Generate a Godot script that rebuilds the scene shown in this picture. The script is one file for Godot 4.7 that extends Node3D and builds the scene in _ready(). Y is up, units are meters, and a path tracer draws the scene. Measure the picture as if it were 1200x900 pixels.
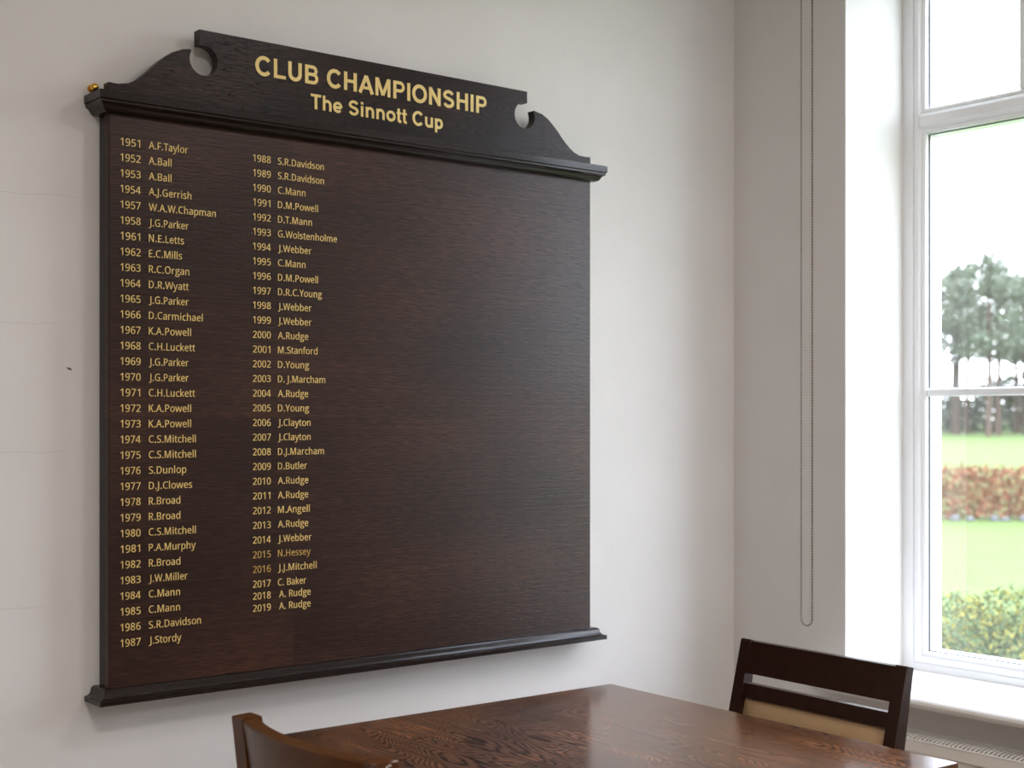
extends Node3D

const EYE := 1.369
var taken := {}
var mats := {}

# ------------------------------------------------------------------ helpers
func numbered(called: String) -> String:
	var n: int = taken.get(called, 0)
	taken[called] = n + 1
	return called if n == 0 else "%s_%03d" % [called, n]

func thing(called: String, label: String, category: String, at := Vector3.ZERO, turn := 0.0, group := "") -> Node3D:
	var o := Node3D.new()
	o.name = numbered(called)
	add_child(o)
	o.position = at
	o.rotation.y = turn
	o.set_meta("label", label)
	o.set_meta("category", category)
	if group != "":
		o.set_meta("group", group)
	return o

func structure(called: String, label: String, category: String) -> Node3D:
	var o := thing(called, label, category)
	o.set_meta("kind", "structure")
	return o

func start() -> SurfaceTool:
	var st := SurfaceTool.new()
	st.begin(Mesh.PRIMITIVE_TRIANGLES)
	st.set_smooth_group(-1)
	return st

func part(called: String, st: SurfaceTool, m: Material, parent: Node) -> MeshInstance3D:
	st.generate_normals()
	return part_mesh(called, st.commit(), m, parent)

func part_mesh(called: String, mesh: Mesh, m: Material, parent: Node) -> MeshInstance3D:
	var o := MeshInstance3D.new()
	o.name = called
	o.mesh = mesh
	o.material_override = m
	parent.add_child(o, true)
	return o

# convex polygon whose outside lies away from c
func face(st: SurfaceTool, p: Array, c: Vector3) -> void:
	var mid := Vector3.ZERO
	for q in p:
		mid += q
	mid /= p.size()
	var nrm := Vector3.ZERO
	for i in p.size():
		nrm += (p[i] - mid).cross(p[(i + 1) % p.size()] - mid)
	var flip := nrm.dot(mid - c) > 0.0   # clockwise seen from outside
	for i in range(1, p.size() - 1):
		st.add_vertex(p[0])
		st.add_vertex(p[i + 1] if flip else p[i])
		st.add_vertex(p[i] if flip else p[i + 1])

# quad with its given outside direction
func quad(st: SurfaceTool, a: Vector3, b: Vector3, c: Vector3, d: Vector3, out: Vector3) -> void:
	var nrm := (c - a).cross(d - b)
	var p := [a, b, c, d] if nrm.dot(out) < 0.0 else [d, c, b, a]
	for i in [0, 1, 2, 0, 2, 3]:
		st.add_vertex(p[i])

# chamfered box between two corners
func cbox(st: SurfaceTool, lo: Vector3, hi: Vector3, b := 0.003, t := Transform3D()) -> void:
	var c := (lo + hi) / 2.0
	var h := (hi - lo) / 2.0
	b = minf(b, minf(h.x, minf(h.y, h.z)) * 0.9)
	var mid := t * c
	var v := {}
	for sx in [-1, 1]:
		for sy in [-1, 1]:
			for sz in [-1, 1]:
				var s := Vector3(sx, sy, sz)
				var k := Vector3i(sx, sy, sz)
				v[[k, 0]] = t * (c + s * Vector3(h.x, h.y - b, h.z - b))
				v[[k, 1]] = t * (c + s * Vector3(h.x - b, h.y, h.z - b))
				v[[k, 2]] = t * (c + s * Vector3(h.x - b, h.y - b, h.z))
	for ax in 3:
		var u := (ax + 1) % 3
		var w := (ax + 2) % 3
		for s in [-1, 1]:
			var pts := []
			for q in [[-1, -1], [1, -1], [1, 1], [-1, 1]]:
				var k := Vector3i()
				k[ax] = s
				k[u] = q[0]
				k[w] = q[1]
				pts.append(v[[k, ax]])
			face(st, pts, mid)
		if b <= 0.0:
			continue
		for s in [-1, 1]:
			for s2 in [-1, 1]:
				var k1 := Vector3i()
				var k2 := Vector3i()
				k1[ax] = -1
				k2[ax] = 1
				k1[u] = s
				k2[u] = s
				k1[w] = s2
				k2[w] = s2
				face(st, [v[[k1, u]], v[[k2, u]], v[[k2, w]], v[[k1, w]]], mid)
	if b > 0.0:
		for sx in [-1, 1]:
			for sy in [-1, 1]:
				for sz in [-1, 1]:
					var k := Vector3i(sx, sy, sz)
					face(st, [v[[k, 0]], v[[k, 1]], v[[k, 2]]], mid)

func tube(st: SurfaceTool, a: Vector3, b: Vector3, ra: float, rb: float, n := 8) -> void:
	var d := (b - a).normalized()
	var s := d.cross(Vector3.UP if absf(d.y) < 0.9 else Vector3.RIGHT).normalized()
	var t := d.cross(s)
	for i in n:
		var o1 := s * cos(TAU * i / n) + t * sin(TAU * i / n)
		var o2 := s * cos(TAU * (i + 1) / n) + t * sin(TAU * (i + 1) / n)
		quad(st, a + o1 * ra, a + o2 * ra, b + o2 * rb, b + o1 * rb, o1 + o2)
	var ca := []
	var cb := []
	for i in n:
		var o := s * cos(TAU * i / n) + t * sin(TAU * i / n)
		ca.append(a + o * ra)
		cb.append(b + o * rb)
	face(st, ca, b)
	face(st, cb, a)

# a bar whose four-cornered section changes along its rings (each ring: 4 points in order)
func loft(st: SurfaceTool, rings: Array) -> void:
	for i in rings.size() - 1:
		var a: Array = rings[i]
		var b: Array = rings[i + 1]
		var c := Vector3.ZERO
		for p in a + b:
			c += p
		c /= a.size() + b.size()
		for k in a.size():
			var j := (k + 1) % a.size()
			face(st, [a[k], a[j], b[j], b[k]], c)
	face(st, rings[0], rings[1][0] * 0.5 + rings[1][2] * 0.5)
	face(st, rings[-1], rings[-2][0] * 0.5 + rings[-2][2] * 0.5)

# flat outline in x,y pushed from z0 to z1
func extrude(st: SurfaceTool, pts: PackedVector2Array, z0: float, z1: float) -> void:
	var tri := Geometry2D.triangulate_polygon(pts)
	for i in range(0, tri.size(), 3):
		var a := pts[tri[i]]
		var b := pts[tri[i + 1]]
		var c := pts[tri[i + 2]]
		if (b - a).cross(c - a) > 0.0:
			var s := b
			b = c
			c = s
		for p in [a, b, c]:
			st.add_vertex(Vector3(p.x, p.y, z1))
		for p in [a, c, b]:
			st.add_vertex(Vector3(p.x, p.y, z0))
	var ccw := not Geometry2D.is_polygon_clockwise(pts)
	for i in pts.size():
		var a := pts[i]
		var b := pts[(i + 1) % pts.size()]
		var e := b - a
		var out := Vector3(e.y, -e.x, 0) * (1.0 if ccw else -1.0)
		quad(st, Vector3(a.x, a.y, z0), Vector3(b.x, b.y, z0), Vector3(b.x, b.y, z1), Vector3(a.x, a.y, z1), out)

# moulding round the left, front and right of a board: profile points are (overhang, height)
func moulding(st: SurfaceTool, prof: Array, x0: float, x1: float, zf: float) -> void:
	for i in prof.size():
		var a: Vector2 = prof[i]
		var b: Vector2 = prof[(i + 1) % prof.size()]
		var e := b - a
		var o := Vector2(e.y, -e.x)        # outside for a profile listed counter-clockwise in (overhang, height)
		var pa := [Vector3(x0 - a.x, a.y, 0.001), Vector3(x0 - a.x, a.y, zf + a.x), Vector3(x1 + a.x, a.y, zf + a.x), Vector3(x1 + a.x, a.y, 0.001)]
		var pb := [Vector3(x0 - b.x, b.y, 0.001), Vector3(x0 - b.x, b.y, zf + b.x), Vector3(x1 + b.x, b.y, zf + b.x), Vector3(x1 + b.x, b.y, 0.001)]
		var outs := [Vector3(-o.x, o.y, 0), Vector3(0, o.y, o.x), Vector3(o.x, o.y, 0)]
		for k in 3:
			quad(st, pa[k], pa[k + 1], pb[k + 1], pb[k], outs[k])

# closed mitred ring in the z,y plane: profile points are (inset, x)
func ring(st: SurfaceTool, prof: Array, z0: float, z1: float, y0: float, y1: float) -> void:
	for i in prof.size():
		var a: Vector2 = prof[i]
		var b: Vector2 = prof[(i + 1) % prof.size()]
		var e := b - a
		var o := Vector2(e.y, -e.x)
		var pa := [Vector3(a.y, y0 + a.x, z0 + a.x), Vector3(a.y, y0 + a.x, z1 - a.x), Vector3(a.y, y1 - a.x, z1 - a.x), Vector3(a.y, y1 - a.x, z0 + a.x)]
		var pb := [Vector3(b.y, y0 + b.x, z0 + b.x), Vector3(b.y, y0 + b.x, z1 - b.x), Vector3(b.y, y1 - b.x, z1 - b.x), Vector3(b.y, y1 - b.x, z0 + b.x)]
		var ins := [Vector3(0, 1, 0), Vector3(0, 0, -1), Vector3(0, -1, 0), Vector3(0, 0, 1)]
		for k in 4:
			var j := (k + 1) % 4
			quad(st, pa[k], pa[j], pb[j], pb[k], ins[k] * o.x + Vector3(o.y, 0, 0))

# ------------------------------------------------------------------ materials
func mat(called: String, c: Color, rough := 0.6, spec := 0.5) -> StandardMaterial3D:
	var m := StandardMaterial3D.new()
	m.resource_name = called
	m.albedo_color = c.linear_to_srgb()
	m.roughness = rough
	m.metallic_specular = spec
	mats[called] = m
	return m

func noise_bytes(w: int, h: int, w0: int, h0: int, freq: float, rs: int, octaves := 3) -> PackedByteArray:
	var f := FastNoiseLite.new()
	f.seed = rs
	f.frequency = freq
	f.fractal_octaves = octaves
	var im := f.get_image(w0, h0, false, false, true)
	im.convert(Image.FORMAT_L8)
	if w0 != w or h0 != h:
		im.resize(w, h, Image.INTERPOLATE_CUBIC)
	return im.get_data()

# wood: grain runs along the picture's width. ramp: [dark, mid, light] in linear light
func wood(called: String, w: int, h: int, rs: int, ramp: Array, fig: float, rings: float, pores: float, weights: Vector3, metres: Vector2, rough: float, relief := 0.0, dash := 12) -> StandardMaterial3D:
	var streak := noise_bytes(w, h, 24, h, 0.09, rs, 4)
	var fine := noise_bytes(w, h, w / dash, h, 0.42, rs + 1, 2)
	var flow := noise_bytes(w, h, 40, 160, 0.022, rs + 2, 3)
	var cloud := noise_bytes(w, h, 64, 96, 0.03, rs + 3, 3)
	var data := PackedByteArray()
	data.resize(w * h * 3)
	var bump := PackedByteArray()
	bump.resize(w * h)
	var d: Color = ramp[0]
	var m: Color = ramp[1]
	var l: Color = ramp[2]
	var lut := PackedByteArray()
	for i in 256:
		var t := i / 255.0
		var c := (d.lerp(m, t * 2.0) if t < 0.5 else m.lerp(l, t * 2.0 - 1.0)).linear_to_srgb()
		lut.append_array([int(c.r * 255.0 + 0.5), int(c.g * 255.0 + 0.5), int(c.b * 255.0 + 0.5)])
	for i in w * h:
		var a := streak[i] / 255.0
		var b := fine[i] / 255.0
		var r := flow[i] / 255.0
		var t := 0.5 + (a - 0.5) * weights.x + (cloud[i] / 255.0 - 0.5) * weights.y + (b - 0.5) * weights.z
		if fig > 0.0:
			var k := fposmod(r * rings + (a - 0.5) * 0.5, 1.0)
			t -= fig * maxf(0.0, k - 0.55) * 2.2 * (0.3 + b)
		var p := maxf(0.0, 0.36 - b) * pores
		t -= p
		var q := clampi(int(t * 255.0), 0, 255) * 3
		data[i * 3] = lut[q]
		data[i * 3 + 1] = lut[q + 1]
		data[i * 3 + 2] = lut[q + 2]
		bump[i] = clampi(int(200.0 - p * 300.0 + (a - 0.5) * 40.0), 0, 255)
	var mm := mat(called, Color(1, 1, 1), rough)
	mm.albedo_texture = ImageTexture.create_from_image(Image.create_from_data(w, h, false, Image.FORMAT_RGB8, data))
	mm.uv1_triplanar = true
	mm.uv1_triplanar_sharpness = 8.0
	mm.uv1_scale = Vector3(1.0 / metres.x, 1.0 / metres.y, 1.0 / metres.y)
	if relief > 0.0:
		mm.heightmap_enabled = true
		mm.heightmap_scale = relief
		mm.heightmap_texture = ImageTexture.create_from_image(Image.create_from_data(w, h, false, Image.FORMAT_L8, bump))
	return mm

func noise_tex(rs: int, freq: float, lo: Color, hi: Color, size := 512) -> NoiseTexture2D:
	var n := NoiseTexture2D.new()
	n.width = size
	n.height = size
	n.seamless = true
	var f := FastNoiseLite.new()
	f.seed = rs
	f.frequency = freq
	f.fractal_octaves = 4
	n.noise = f
	var g := Gradient.new()
	g.set_color(0, lo.linear_to_srgb())
	g.set_color(1, hi.linear_to_srgb())
	n.color_ramp = g
	return n

func make_materials() -> void:
	var pw := mat("wall_paint", Color(1, 1, 1), 0.75, 0.35)
	pw.albedo_texture = noise_tex(3, 0.012, Color(0.73, 0.71, 0.69), Color(0.765, 0.745, 0.725))
	pw.uv1_triplanar = true
	pw.uv1_world_triplanar = true
	pw.uv1_scale = Vector3(0.6, 0.6, 0.6)
	pw.heightmap_enabled = true
	pw.heightmap_scale = 0.06
	pw.heightmap_texture = noise_tex(5, 0.03, Color(0, 0, 0), Color(1, 1, 1))
	mat("ceiling_paint", Color(0.8, 0.79, 0.77), 0.85)
	mat("upvc", Color(0.84, 0.85, 0.86), 0.25)
	mat("gasket", Color(0.03, 0.035, 0.04), 0.6)
	mat("sill_paint", Color(0.82, 0.81, 0.79), 0.35)
	mat("radiator_enamel", Color(0.84, 0.81, 0.77), 0.3)
	mat("radiator_inside_shade", Color(0.10, 0.098, 0.095), 0.7)  # dark tint puts the shade behind the grille slats into the colour
	mat("crack", Color(0.56, 0.54, 0.51), 0.9)
	mat("speck", Color(0.16, 0.13, 0.11), 0.9)
	var carpet := mat("carpet", Color(1, 1, 1), 0.95, 0.2)
	carpet.albedo_texture = noise_tex(9, 0.2, Color(0.27, 0.205, 0.165), Color(0.36, 0.285, 0.235))
	carpet.uv1_triplanar = true
	carpet.uv1_world_triplanar = true
	wood("board_oak", 1024, 2048, 11, [Color(0.008, 0.003, 0.002), Color(0.028, 0.0105, 0.0064), Color(0.095, 0.036, 0.02)], 0.0, 0.0, 1.2, Vector3(0.22, 0.35, 0.85), Vector2(1.5, 1.3), 0.34, 0.09).metallic_specular = 0.39
	wood("crest_oak", 1024, 1024, 23, [Color(0.003, 0.0015, 0.0012), Color(0.019, 0.007, 0.0046), Color(0.05, 0.02, 0.012)], 1.0, 24.0, 1.6, Vector3(0.3, 0.45, 0.7), Vector2(1.1, 0.42), 0.34, 0.075).metallic_specular = 0.33
	wood("moulding_oak", 1024, 512, 31, [Color(0.006, 0.004, 0.0035), Color(0.014, 0.0085, 0.0075), Color(0.026, 0.015, 0.012)], 0.0, 0.0, 0.8, Vector3(0.4, 0.3, 0.5), Vector2(1.2, 0.3), 0.2, 0.02).metallic_specular = 0.4
	var tw := wood("table_veneer", 1024, 1024, 47, [Color(0.014, 0.007, 0.0045), Color(0.185, 0.075, 0.032), Color(0.36, 0.165, 0.078)], 1.0, 30.0, 0.7, Vector3(0.42, 0.4, 0.42), Vector2(1.0, 0.8), 0.16, 0.0, 40)
	tw.metallic_specular = 0.5
	wood("dark_chair_wood", 512, 512, 61, [Color(0.012, 0.0035, 0.002), Color(0.026, 0.008, 0.004), Color(0.045, 0.015, 0.007)], 0.0, 0.0, 0.3, Vector3(0.4, 0.3, 0.3), Vector2(0.5, 0.12), 0.3)
	wood("chair_wood", 512, 512, 59, [Color(0.04, 0.012, 0.003), Color(0.095, 0.034, 0.009), Color(0.15, 0.056, 0.014)], 0.0, 0.0, 0.3, Vector3(0.4, 0.3, 0.3), Vector2(0.5, 0.12), 0.3).metallic_specular = 0.33
	mat("pad_leather", Color(0.47, 0.31, 0.17), 0.5, 0.4)
	mat("gold", Color(0.80, 0.58, 0.20), 0.42, 0.5)
	mat("gold_bright", Color(0.84, 0.63, 0.22), 0.42, 0.5)
	mat("gold_dull", Color(0.55, 0.35, 0.09), 0.42, 0.5)
	var br := mat("brass", Color(0.80, 0.48, 0.10), 0.22)
	br.metallic = 1.0
	mat("chain_metal", Color(0.20, 0.15, 0.10), 0.45)
	mat("chip_white", Color(0.75, 0.72, 0.70), 0.7)
	var gl := mat("glass", Color(1, 1, 1), 0.02)
	gl.transparency = BaseMaterial3D.TRANSPARENCY_ALPHA
	gl.albedo_color = Color(0.95, 0.97, 1.0, 0.14)
	var lg := mat("lamp_glow", Color(0.8, 0.78, 0.74), 0.5)
	lg.emission_enabled = true
	lg.emission = Color(1.0, 0.9, 0.78)
	lg.emission_energy_multiplier = 0.8
	mat("blind_cloth", Color(0.7, 0.68, 0.64), 0.9)
	# outdoors
	var lawn := mat("grass", Color(1, 1, 1), 0.95, 0.2)
	lawn.albedo_texture = noise_tex(71, 0.02, Color(0.070, 0.105, 0.026), Color(0.088, 0.12, 0.034))
	lawn.uv1_triplanar = true
	lawn.uv1_world_triplanar = true
	lawn.uv1_scale = Vector3(0.07, 0.07, 0.07)
	mat("bark", Color(0.085, 0.062, 0.048), 0.95, 0.2)
	for q in [["needle_dark", Color(0.125, 0.145, 0.1)], ["needle_mid", Color(0.155, 0.175, 0.11)], ["twig_grey", Color(0.12, 0.12, 0.10)], ["beech_leaf", Color(0.17, 0.055, 0.025)], ["beech_leaf_pale", Color(0.23, 0.095, 0.05)], ["beech_leaf_green", Color(0.085, 0.07, 0.018)], ["bush_leaf", Color(0.06, 0.092, 0.03)], ["bush_leaf_yellow", Color(0.19, 0.165, 0.024)], ["pale_lump", Color(0.10, 0.10, 0.10)], ["outside_render", Color(0.6, 0.58, 0.54)]]:
		mat(q[0], q[1], 0.8, 0.3)

# ------------------------------------------------------------------ scene
func _ready() -> void:
	# camera
	var cam := Camera3D.new()
	cam.name = "camera"
	cam.projection = Camera3D.PROJECTION_FRUSTUM
	cam.near = 0.05
	cam.far = 600.0
	cam.size = 0.05 * 900.0 / 1636.0
	cam.frustum_offset = Vector2(0, 0.05 * 40.0 / 1636.0)
	cam.position = Vector3(0, EYE, 2.65)
	cam.rotation.y = -atan2(1636.0, 2028.0)
	var attr := CameraAttributesPhysical.new()
	attr.frustum_focal_length = 50.0
	attr.frustum_focus_distance = 2.95
	attr.exposure_aperture = 4.2
	cam.attributes = attr
	add_child(cam)
	cam.current = true
	# sky and exposure
	var env := Environment.new()
	env.background_mode = Environment.BG_SKY
	var sky := Sky.new()
	var sm := ProceduralSkyMaterial.new()
	sm.sky_top_color = Color(0.87, 0.92, 1.0)
	sm.sky_horizon_color = Color(0.95, 0.97, 1.0)
	sm.sky_curve = 0.2
	sm.ground_bottom_color = Color(0.35, 0.38, 0.3)
	sm.ground_horizon_color = Color(0.6, 0.62, 0.58)
	sky.sky_material = sm
	env.sky = sky
	env.background_energy_multiplier = 13.0
	env.tonemap_mode = Environment.TONE_MAPPER_LINEAR
	env.tonemap_exposure = 0.98
	env.sdfgi_enabled = true
	env.ssao_enabled = true
	env.ssil_enabled = true
	var we := WorldEnvironment.new()
	we.name = "surroundings"
	we.environment = env
	add_child(we)

	make_materials()
	# four unseen ceiling lamps: first set from the shadow edge, the rest added as fill
	for q in [[2.25, 1.8, 1.35], [0.3, 2.5, 3.3], [1.8, 4.4, 1.8], [-1.2, 4.4, 1.8]]:
		unseen_ceiling_lamp(q[0], q[1], q[2])
	room()
	window_unit("window_1", 0.384, 1.355)
	honours_board()
	table()
	chair_straight()
	chair_curved()
	radiator()
	chain()
	outdoors()

func unseen_ceiling_lamp(x: float, z: float, energy: float) -> void:
	var t := thing("unseen_ceiling_lamp", "unseen opal ceiling lamp over the room, " + ("left" if x < 1.0 else "window") + " side, " + ("nearer the board" if z < 3.0 else "farther from the board"), "ceiling lamp", Vector3(x, 2.87, z), 0.0, "unseen opal ceiling lamps")
	var st := start()
	cbox(st, Vector3(-0.22, -0.05, -0.22), Vector3(0.22, -0.0005, 0.22), 0.006)
	part("housing", st, mats.upvc, t)
	st = start()
	cbox(st, Vector3(-0.2, -0.054, -0.2), Vector3(0.2, -0.0505, 0.2), 0.001)
	part("lamp_diffuser", st, mats.lamp_glow, t)
	var l := AreaLight3D.new()
	l.name = "lamp_light"
	l.area_size = Vector2(0.4, 0.4)
	l.light_color = Color(1.0, 0.978, 0.962)
	l.light_energy = energy
	l.area_range = 12.0
	l.shadow_enabled = true
	l.position = Vector3(0, -0.058, 0)
	l.rotation.x = -PI / 2
	t.add_child(l)

func room() -> void:
	var H := 2.87
	var X1 := 2.935
	var XO := 3.262
	var f := structure("floor", "brown carpeted floor of the room", "floor")
	var st := start()
	cbox(st, Vector3(-2.9, -0.12, -0.3), Vector3(XO, 0, 5.9), 0.0)
	part("carpet", st, mats.carpet, f)
	var c := structure("ceiling", "plain white ceiling over the room", "ceiling")
	st = start()
	cbox(st, Vector3(-2.9, H, -0.3), Vector3(XO, H + 0.12, 5.9), 0.0)
	part("plaster", st, mats.ceiling_paint, c)
	var wb := structure("wall_back", "off-white plaster wall the dark honours board hangs on", "wall")
	st = start()
	cbox(st, Vector3(-2.9, 0, -0.3), Vector3(XO, H, 0), 0.0)
	part("plaster", st, mats.wall_paint, wb)
	# hairline cracks and a speck to the left of the board
	var rng := RandomNumberGenerator.new()
	rng.seed = 5
	for q in [[0.86, 1.04, 0.424], [0.86, 1.0, 0.182], [0.86, 1.02, -0.065], [0.86, 0.98, -0.365]]:
		st = start()
		var x: float = q[0]
		var y: float = q[2] + EYE
		while x < q[1]:
			var x2 := x + rng.randf_range(0.006, 0.014)
			var y2 := y + rng.randf_range(-0.0016, 0.0018)
			quad(st, Vector3(x, y, 0.0003), Vector3(x2, y2, 0.0003), Vector3(x2, y2 + 0.0008, 0.0003), Vector3(x, y + 0.0008, 0.0003), Vector3(0, 0, 1))
			x = x2
			y = y2
		part("crack", st, mats.crack, wb)
	st = start()
	var sp := Vector3(1.033, 0.0955 + EYE, 0.0)
	extrude(st, PackedVector2Array([Vector2(sp.x - 0.006, sp.y + 0.003), Vector2(sp.x - 0.002, sp.y - 0.001), Vector2(sp.x + 0.004, sp.y - 0.003), Vector2(sp.x + 0.005, sp.y), Vector2(sp.x, sp.y + 0.003)]), -0.001, 0.0006)
	part("speck", st, mats.speck, wb)
	# window wall with two openings
	var wr := structure("wall_right", "off-white wall with the tall white window", "wall")
	st = start()
	var s := 0.672
	var lo := EYE - 0.686
	var hi := EYE + 1.33
	cbox(st, Vector3(X1, 0, 0), Vector3(XO, lo, 5.6), 0.0)
	cbox(st, Vector3(X1, hi, 0), Vector3(XO, H, 5.6), 0.0)
	cbox(st, Vector3(X1, lo, 0), Vector3(XO, hi, 0.384), 0.0)
	cbox(st, Vector3(X1, lo, 1.355), Vector3(XO, hi, 5.6), 0.0)
	part("plaster", st, mats.wall_paint, wr)
	var wl := structure("wall_left", "off-white wall at the far left of the room", "wall")
	st = start()
	cbox(st, Vector3(-2.9, 0, 0), Vector3(-2.6, H, 5.6), 0.0)
	part("plaster", st, mats.wall_paint, wl)
	var wf := structure("wall_front", "off-white wall facing the honours board", "wall")
	st = start()
	cbox(st, Vector3(-2.9, 0, 5.6), Vector3(XO, H, 5.9), 0.0)
	part("plaster", st, mats.wall_paint, wf)

func window_unit(called: String, z0: float, z1: float) -> void:
	var w := structure(called, "tall white double-glazed window with a small-paned top light" if called == "window_1" else "white double-glazed window further along the same wall", "window")
	var y0 := EYE - 0.686
	var y1 := EYE + 1.33
	var xf := 3.18
	var st := start()
	# (inset, x), listed so that the outside is on the right hand
	ring(st, [Vector2(0, 3.262), Vector2(0, xf), Vector2(0.033, xf - 0.001), Vector2(0.034, xf + 0.003), Vector2(0.037, xf), Vector2(0.047, xf + 0.004), Vector2(0.053, xf + 0.011), Vector2(0.056, xf + 0.009), Vector2(0.063, xf + 0.012), Vector2(0.0645, xf + 0.016), Vector2(0.0645, 3.262)], z0, z1, y0, y1)
	part("frame", st, mats.upvc, w)
	# transom
	var t0 := EYE + 0.757
	var t1 := EYE + 0.8254
	st = start()
	var pr := [Vector2(t0, 3.262), Vector2(t0, xf + 0.016), Vector2(t0 + 0.002, xf + 0.012), Vector2(t0 + 0.009, xf + 0.009), Vector2(t0 + 0.012, xf + 0.011), Vector2(t0 + 0.018, xf + 0.004), Vector2(t0 + 0.024, xf), Vector2(t1 - 0.024, xf), Vector2(t1 - 0.018, xf + 0.004), Vector2(t1 - 0.012, xf + 0.011), Vector2(t1 - 0.009, xf + 0.009), Vector2(t1 - 0.002, xf + 0.012), Vector2(t1, xf + 0.016), Vector2(t1, 3.262)]
	for i in pr.size():
		var a: Vector2 = pr[i]
		var b: Vector2 = pr[(i + 1) % pr.size()]
		var e := b - a
		var o := Vector3(-e.x, e.y, 0)
		quad(st, Vector3(a.y, a.x, z0 + 0.05), Vector3(b.y, b.x, z0 + 0.05), Vector3(b.y, b.x, z1 - 0.05), Vector3(a.y, a.x, z1 - 0.05), o)
	part("transom", st, mats.upvc, w)
	# glass, gaskets, bars
	var gx := 3.207
	var za := z0 + 0.0645
	var zb := z1 - 0.0645
	for q in [[y0 + 0.0645, t0], [t1, y1 - 0.0645]]:
		st = start()
		quad(st, Vector3(gx, q[0] - 0.003, za - 0.003), Vector3(gx, q[0] - 0.003, zb + 0.003), Vector3(gx, q[1] + 0.003, zb + 0.003), Vector3(gx, q[1] + 0.003, za - 0.003), Vector3(-1, 0, 0))
		part("pane", st, mats.glass, w)
		st = start()
		ring(st, [Vector2(0, gx + 0.003), Vector2(0, gx - 0.003), Vector2(0.0022, gx - 0.001), Vector2(0.0022, gx + 0.003)], za, zb, q[0], q[1])
		part("gasket", st, mats.gasket, w)
	st = start()
	var yb := EYE + 0.0685
	cbox(st, Vector3(gx - 0.014, yb - 0.0115, za), Vector3(gx - 0.0005, yb + 0.0115, zb), 0.005)
	cbox(st, Vector3(gx + 0.0005, yb - 0.0115, za), Vector3(gx + 0.012, yb + 0.0115, zb), 0.005)
	part("glazing_bar", st, mats.upvc, w)
	for k in [1, 2]:
		var zc: float = za + (zb - za) * k / 3.0
		st = start()
		cbox(st, Vector3(gx - 0.014, t1, zc - 0.0115), Vector3(gx - 0.0005, y1 - 0.0645, zc + 0.0115), 0.005)
		cbox(st, Vector3(gx + 0.0005, t1, zc - 0.0115), Vector3(gx + 0.012, y1 - 0.0645, zc + 0.0115), 0.005)
		part("glazing_bar", st, mats.upvc, w)
	# inner sill with a rounded nose
	var sy := EYE - 0.672
	st = start()
	var sp := []
	for p in [[3.19, 0.0], [3.19, -0.026], [2.864, -0.026], [2.856, -0.0235], [2.851, -0.018], [2.849, -0.012], [2.851, -0.006], [2.856, -0.0015], [2.864, 0.0]]:
		sp.append(Vector2(p[0], sy + p[1]))
	for part_of in [[z0 - 0.045, z1 + 0.045, 0], [z0, z1, 1]]:
		var pts := []
		for p in sp:
			if part_of[2] == 0:
				pts.append(Vector2(minf(p.x, 2.9345), p.y))
			else:
				pts.append(Vector2(maxf(p.x, 2.934), p.y))
		var mid := Vector3.ZERO
		for p in pts:
			mid += Vector3(p.x, p.y, (part_of[0] + part_of[1]) / 2.0) / pts.size()
		var ea := []
		var eb := []
		for i in pts.size():
			var a: Vector2 = pts[i]
			var b: Vector2 = pts[(i + 1) % pts.size()]
			ea.append(Vector3(a.x, a.y, part_of[0]))
			eb.append(Vector3(a.x, a.y, part_of[1]))
			if a.distance_to(b) > 0.0001:
				face(st, [Vector3(a.x, a.y, part_of[0]), Vector3(b.x, b.y, part_of[0]), Vector3(b.x, b.y, part_of[1]), Vector3(a.x, a.y, part_of[1])], mid)
		face(st, ea, mid)
		face(st, eb, mid)
	part("sill", st, mats.sill_paint, w)
	if called == "window_1":
		# three thin pale streaks on the lower pane
		st = start()
		for q in [[0.552, 0.335, 0.5955, 0.362], [0.553, 0.325, 0.59, 0.354], [0.664, 0.272, 0.684, 0.294]]:
			var a := Vector3(gx - 0.0006, EYE + q[1], q[0])
			var b := Vector3(gx - 0.0006, EYE + q[3], q[2])
			quad(st, a, b, b + Vector3(0, -0.0012, 0.0006), a + Vector3(0, -0.0006, 0.0003), Vector3(-1, 0, 0))
		part("pale_streak", st, mats.chip_white, w)

# ------------------------------------------------------------------ the board
func lettering(called: String, text: String, x0: float, x1: float, base: float, cap: float, stretch: float, bold: bool, m: Material, parent: Node3D) -> void:
	var tm := TextMesh.new()
	var sf := SystemFont.new()
	sf.font_names = PackedStringArray(["Droid Sans"])
	sf.font_weight = 700 if bold else 400
	tm.font = sf
	tm.font_size = 64
	tm.pixel_size = 0.001
	tm.depth = 0.0008 / 1.0
	tm.curve_step = 4.0
	tm.horizontal_alignment = HORIZONTAL_ALIGNMENT_LEFT
	tm.vertical_alignment = VERTICAL_ALIGNMENT_CENTER
	tm.text = "H"
	var hb := tm.get_aabb()
	tm.text = text
	var bb := tm.get_aabb()
	var sy := cap / hb.size.y
	var sx := sy * stretch
	if x1 <= x0:
		# the sign writer's face: advance of each letter in thousandths of an em of 21 mm
		var wide := 0.0
		for ch in text:
			wide += ADVANCE.get(ch, 520)
		sx = wide * 0.0000209 / bb.size.x
	else:
		sx = (x1 - x0) / bb.size.x
	var o := part_mesh(called, tm, m, parent)
	o.scale = Vector3(sx, sy, 1.0)
	o.position = Vector3(x0 - bb.position.x * sx, base - hb.position.y * sy, 0.0506)

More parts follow.
